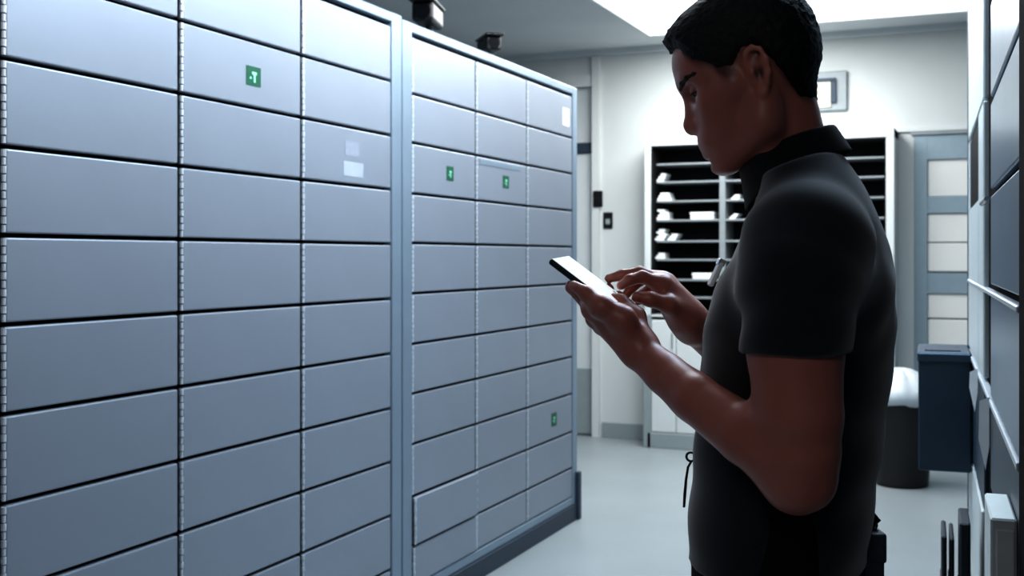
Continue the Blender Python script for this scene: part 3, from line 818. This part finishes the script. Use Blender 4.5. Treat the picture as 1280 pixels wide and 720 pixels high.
# --- eyes and brows
for s in (-1, 1):
    c = hd(.0735, s*.031, -.004)
    bm = bmesh.new(); bmesh.ops.create_uvsphere(bm, u_segments=24, v_segments=16, radius=.0128)
    bmesh.ops.translate(bm, vec=Vector(c), verts=bm.verts[:])
    me = bpy.data.meshes.new('eye'); bm.to_mesh(me); bm.free()
    eo = link('eye', me, M['eye'], man, smooth=True)
    g = (HX*.86-HZ*.5); bm = bmesh.new()
    bmesh.ops.create_uvsphere(bm, u_segments=20, v_segments=12, radius=.0064)
    q = Vector((0, 0, 1)).rotation_difference(Vector(g)).to_matrix().to_4x4()
    bmesh.ops.scale(bm, vec=(1, 1, .35), verts=bm.verts[:])
    bmesh.ops.transform(bm, matrix=Matrix.Translation(Vector(c+g*.0112)) @ q, verts=bm.verts[:])
    me = bpy.data.meshes.new('iris'); bm.to_mesh(me); bm.free()
    link('iris', me, M['iris'], eo, smooth=True)
    bf = Field()
    def onface(y, z, lift):
        o = np.array([math.cos(1.25*y/.06)*.12, math.sin(1.25*y/.06)*.12]); ts = np.linspace(1.1, .4, 400)
        base = HO+z*HZ+y*.0*HL
        pts = np.stack([base+HX*(o[0]*t)+HL*(o[1]*t) for t in ts])
        k = np.argmax(body.eval(pts) < 0); d_ = HX*o[0]+HL*o[1]
        return pts[k]+d_/np.linalg.norm(d_)*lift
    bf.chain([onface(s*.008, .0075, .0000), onface(s*.017, .0115, .0000), onface(s*.025, .0140, -.0004), onface(s*.032, .0140, -.001), onface(s*.038, .0120, -.0014)], [.0024, .0029, .0027, .0021, .0012], .004)
    bmn = surface(bf, hd(.08, s*.03, .017)-.045, hd(.08, s*.03, .017)+.045, .0014, 'eyebrow', disp=lambda p: .0007*nz(p, 1100))
    link('eyebrow', bmn, M['brow'], man)
    ls = MB().tube([hd(.0870, s*.021, -.0065), hd(.0905, s*.030, -.0060), hd(.0880, s*.040, -.0065), hd(.0815, s*.046, -.0075)], [.0008, .0014, .0014, .0008], 8)
    ls.build('eyelash', M['brow'], man, smooth=True)

# --- shirt: torso, shoulders, short sleeves, open at neck, cuffs and hem
shirt = Field()
torso(shirt, .0, .985, 1.512, .03)
SC = np.array([.028, 0, 1.432])
shirt.cone(SHL+np.array([0, .02, -.004]), SC, .044, .046, .045); shirt.cone(SHR, SC, .046, .046, .045)
upper_arms(shirt, .007, .06)
# cut the near sleeve and the far sleeve off above the elbow
def sleeve_cut(pc, axis, rad, k=.004):
    axis = axis/np.linalg.norm(axis); e = pc+axis*.2
    def fn(p):
        q = p-pc; t = q @ axis
        rr = np.linalg.norm(q-t[:, None]*axis, axis=1)
        return np.maximum(-t, rr-rad)
    shirt.add(fn, e, .3, k, 's')
CUTL = at(993, 441, -.205); sleeve_cut(CUTL, np.array([.02, 0, -1]), .0655)
CUTR = SHR*.48+ELR*.52; sleeve_cut(CUTR, ELR-SHR, .0655)
# hollow just inside the cuffs, and the neck opening
shirt.cone(CUTL+UP*.03, CUTL-UP*.02, .051, .0560, .003, 's')
shirt.cone(at(990, 205, 0), at(968, 120, 0), .052, .058, .006, 's')
CEZ = np.array([-.312, .094, .9455])
shirt.add(lambda p: -((p-np.array([.004, .000, 1.508])) @ CEZ+.008), (0, 0, 1.52), .16, .006, 's')
def folds(p):
    z = p[:, 2]; x = p @ TF; y = p @ TL
    w = .0016*np.sin(70*z+18*y+3*np.sin(14*x))*np.clip((1.28-z)/.15, 0, 1)
    w += .0022*np.sin(52*(z+.8*p[:, 0])+2*np.sin(20*p[:, 1]))*np.exp(-((z-1.40)/.05)**2)
    w += .0016*np.sin(95*(z-.55*p[:, 0])+1.5*np.sin(30*p[:, 1]))*np.exp(-((z-1.31)/.05)**2)
    return w
sm = surface(shirt, (-.34, -.34, .95), (.24, .34, 1.56), .0036, 'shirt', disp=folds)
sh = link('shirt', sm, M['shirt'], man)
# sleeve hem band
def ring_band(c, axis, r0, r1, h, th, name, material, parent, n=48):
    pass
# collar: standing band folded over, ring tilted forward
def collar():
    cb = np.array([.004, .000, 1.508])
    ct, st = math.cos(math.radians(19)), math.sin(math.radians(19))
    ex = np.array([-1*ct, .30*ct, -st]); ex /= np.linalg.norm(ex)            # forward and down
    ey = np.array([-.30, -.95, 0]); ey -= ex*(ey @ ex); ey /= np.linalg.norm(ey)
    ez = np.cross(ex, ey); ez = ez if ez[2] > 0 else -ez
    prof = [(.0555, -.012), (.0535, .010), (.0535, .0225), (.0550, .0255), (.0572, .0240), (.0605, .006), (.0655, -.014), (.0640, -.0160), (.0600, -.006)]
    bm = bmesh.new(); n = 64; rows = []
    for k in range(n+1):
        a = math.radians(14)+(2*math.pi-math.radians(28))*k/n
        fr = (1+math.cos(a))/2
        ring = []
        for r, z in prof:
            zz = z-(.034*fr**3 if z < .01 else .012*fr**3); rr = r*(1.05+.03*fr)
            ring.append(bm.verts.new(cb+ex*rr*1.13*math.cos(a)+ey*rr*.98*math.sin(a)+ez*zz))
        rows.append(ring)
    m = len(prof)
    for k in range(n):
        for j in range(m):
            bm.faces.new((rows[k][j], rows[k+1][j], rows[k+1][(j+1) % m], rows[k][(j+1) % m]))
    bm.faces.new(rows[0][::-1]); bm.faces.new(rows[-1])
    bmesh.ops.recalc_face_normals(bm, faces=bm.faces[:])
    me = bpy.data.meshes.new('collar'); bm.to_mesh(me); bm.free()
    o = link('collar', me, M['collar'], sh, smooth=True)
    md = o.modifiers.new('sub', 'SUBSURF'); md.levels = 1; md.render_levels = 1
collar()

# --- trousers and belt
tr = Field()
torso(tr, -.004, .86, 1.075, .03)
for s in (-1, 1):
    hp = HIP+TL*s*.085+UP*.90; kn_ = HIP+TL*s*.095+TF*.012+UP*.50; an = HIP+TL*s*.10-TF*.012+UP*.06
    tr.chain([hp, kn_, an], [.098, .078, .066], .03)
    tr.cone(an-UP*.2, an-UP*.0, .2, .05, .01, 's') if False else None
def floorcut(p): return .035-p[:, 2]
tr.add(floorcut, (0, 0, .5), 5, .004, 'i')
tm = surface(tr, (-.22, -.30, .0), (.20, .30, 1.11), .006, 'trousers', disp=lambda p: .003*np.sin(60*p[:, 2]+4*np.sin(25*p[:, 0]))*np.clip((.35-p[:, 2])/.2, 0, 1)+.0015*nz(p, 40))
link('trousers', tm, M['trouser'], man)
for s in (-1, 1):
    an = HIP+TL*s*.10-TF*.012
    sf = Field()
    sf.chain([an-TF*.045+UP*.045, an+TF*.06+UP*.048, an+TF*.165+UP*.035], [.042, .044, .034], .03)
    sf.cone(an+UP*.11, an+UP*.05, .045, .05, .03)
    sf.add(lambda p: .014-p[:, 2], (0, 0, .1), 5, .004, 'i')
    so = link('shoe', surface(sf, an-np.array([.27, .2, .05]), an+np.array([.2, .2, .2]), .005, 'shoe'), M['shoe'], man)
    sl = Field()
    sl.chain([an-TF*.045+UP*.01, an+TF*.06+UP*.01, an+TF*.165+UP*.01], [.046, .047, .038], .03)
    sl.add(lambda p: np.abs(p[:, 2]-.0085)-.0083, (0, 0, .1), 5, .003, 'i')
    link('sole', surface(sl, an-np.array([.27, .2, .03]), an+np.array([.2, .2, .05]), .004, 'sole'), M['sole'], so)

# --- things he carries: phone, badge, cord with ring, pouch
MAN_M = Matrix.Translation(Vector(man.location)) @ Matrix.Rotation(YAW, 4, 'Z')
def at_world(name, label, cat, p, R=None):
    """Empty for a carried thing; R's columns are its axes in his frame"""
    o = empty(name, (0, 0, 0), 0, label, cat)
    m = Matrix.Identity(4)
    if R is not None:
        for i in range(3):
            for j in range(3): m[j][i] = float(R[i][j])
    m.translation = Vector(p)
    o.matrix_world = MAN_M @ m
    return o
pw = PW if np.dot(np.cross(PL, PW), PN) > 0 else -PW
phn = at_world('phone', 'handheld phone with a bright white screen held in the hands of the man', 'phone', PC0, (PL, pw, PN))
MB().box(-PHL/2, PHL/2, -PHW/2, PHW/2, -PHT/2, PHT/2, .0035, seg=3).build('shell', M['phonebody'], phn, smooth=False)
MB().box(-PHL/2+.002, PHL/2-.002, -PHW/2+.002, PHW/2-.002, PHT/2, PHT/2+.0006, .0003).build('screen', M['phonescreen'], phn)
MB().box(-PHL/2+.012, -PHL/2+.045, -.024, -.02, PHT/2+.0006, PHT/2+.0009).build('screen_mark', M['shelf'], phn)
MB().box(.02, .036, -PHW/2-.001, -PHW/2, -.0015, .0015).build('side_button', M['chrome'], phn)
b = at(896, 343, .03); e = np.array([.42, 0, .9]); e /= np.linalg.norm(e)
bd = at_world('name_badge', 'small blank glossy white badge pinned to the chest of the black polo shirt', 'badge', b+np.array([-.002, 0, 0]), (np.array([0, 1., 0]), np.cross(e, np.array([0, 1., 0])), e))
MB().box(-.011, .011, -.003, .003, -.017, .017, .0012).build('plate', M['label'], bd)
MB().box(-.01, .01, -.0045, .0045, .013, .022, .001).build('clip', M['chrome'], bd)
cd = at_world('key_cord', 'dark cord hanging from a small ring at the front waist of the man', 'cord', (0, 0, 0))
MB().torus(at(863.5, 571, .02), .0058, .0016, (.25, 1, 0)).build('ring', M['black'], cd, smooth=True)
MB().tube([at(864, 577, .02), at(860, 584, .02), at(857.5, 600, .02), at(856, 618, .02), at(855, 634, .02)], [.0016, .0016, .0018, .002, .0017], 8).build('cord', M['black'], cd, smooth=True)
pc = at(1084, 690, .0)
po = at_world('belt_pouch', 'dark belt pouch with a bright clip hanging at the back hip of the man', 'pouch', pc, (np.array([1., 0, 0]), np.array([0, 1., 0]), UP))
MB().box(-.013, .015, -.028, .028, -.06, .028, .006, seg=3).build('pocket', M['pouch'], po)
MB().box(-.010, .017, -.03, .03, -.008, .031, .004, seg=2).build('flap', M['pouch'], po)
MB().tube([(-.004, 0, .09), (.004, 0, .075), (.001, 0, .055), (.008, 0, .042), (.002, 0, .03)], [.005, .007, .006, .010, .006], 8).build('strap', M['black'], po, smooth=True)
MB().torus((.002, -.004, .036), .009, .0016, (.2, 1, .3)).torus((-.003, -.006, .058), .006, .0014, (.7, 1, 0)).build('clip', M['chrome'], po, smooth=True)
MB().prism([(-.002, .104), (.006, .100), (.009, .082), (.004, .078), (.001, .09)], 'y', -.006, -.004).build('white_tag', M['paper'], po)

# ------------------------------------------------------------------ camera, world, view
cam = bpy.data.cameras.new('camera'); co = bpy.data.objects.new('camera', cam); COL.objects.link(co)
co.location = (0, 0, HC); co.rotation_euler = (math.pi/2, 0, YAW)
cam.sensor_width = 36; cam.lens = 36*F/1280; cam.shift_y = -38/1280
cam.clip_start = .02
cam.dof.use_dof = True; cam.dof.focus_distance = 1.7; cam.dof.aperture_fstop = 8
bpy.context.scene.camera = co
wd = bpy.data.worlds.new('world'); bpy.context.scene.world = wd; wd.use_nodes = True
wd.node_tree.nodes['Background'].inputs[0].default_value = (.55, .68, .8, 1); wd.node_tree.nodes['Background'].inputs[1].default_value = .1
vs = bpy.context.scene.view_settings
vs.view_transform = 'Standard'; vs.exposure = .18; vs.gamma = .79
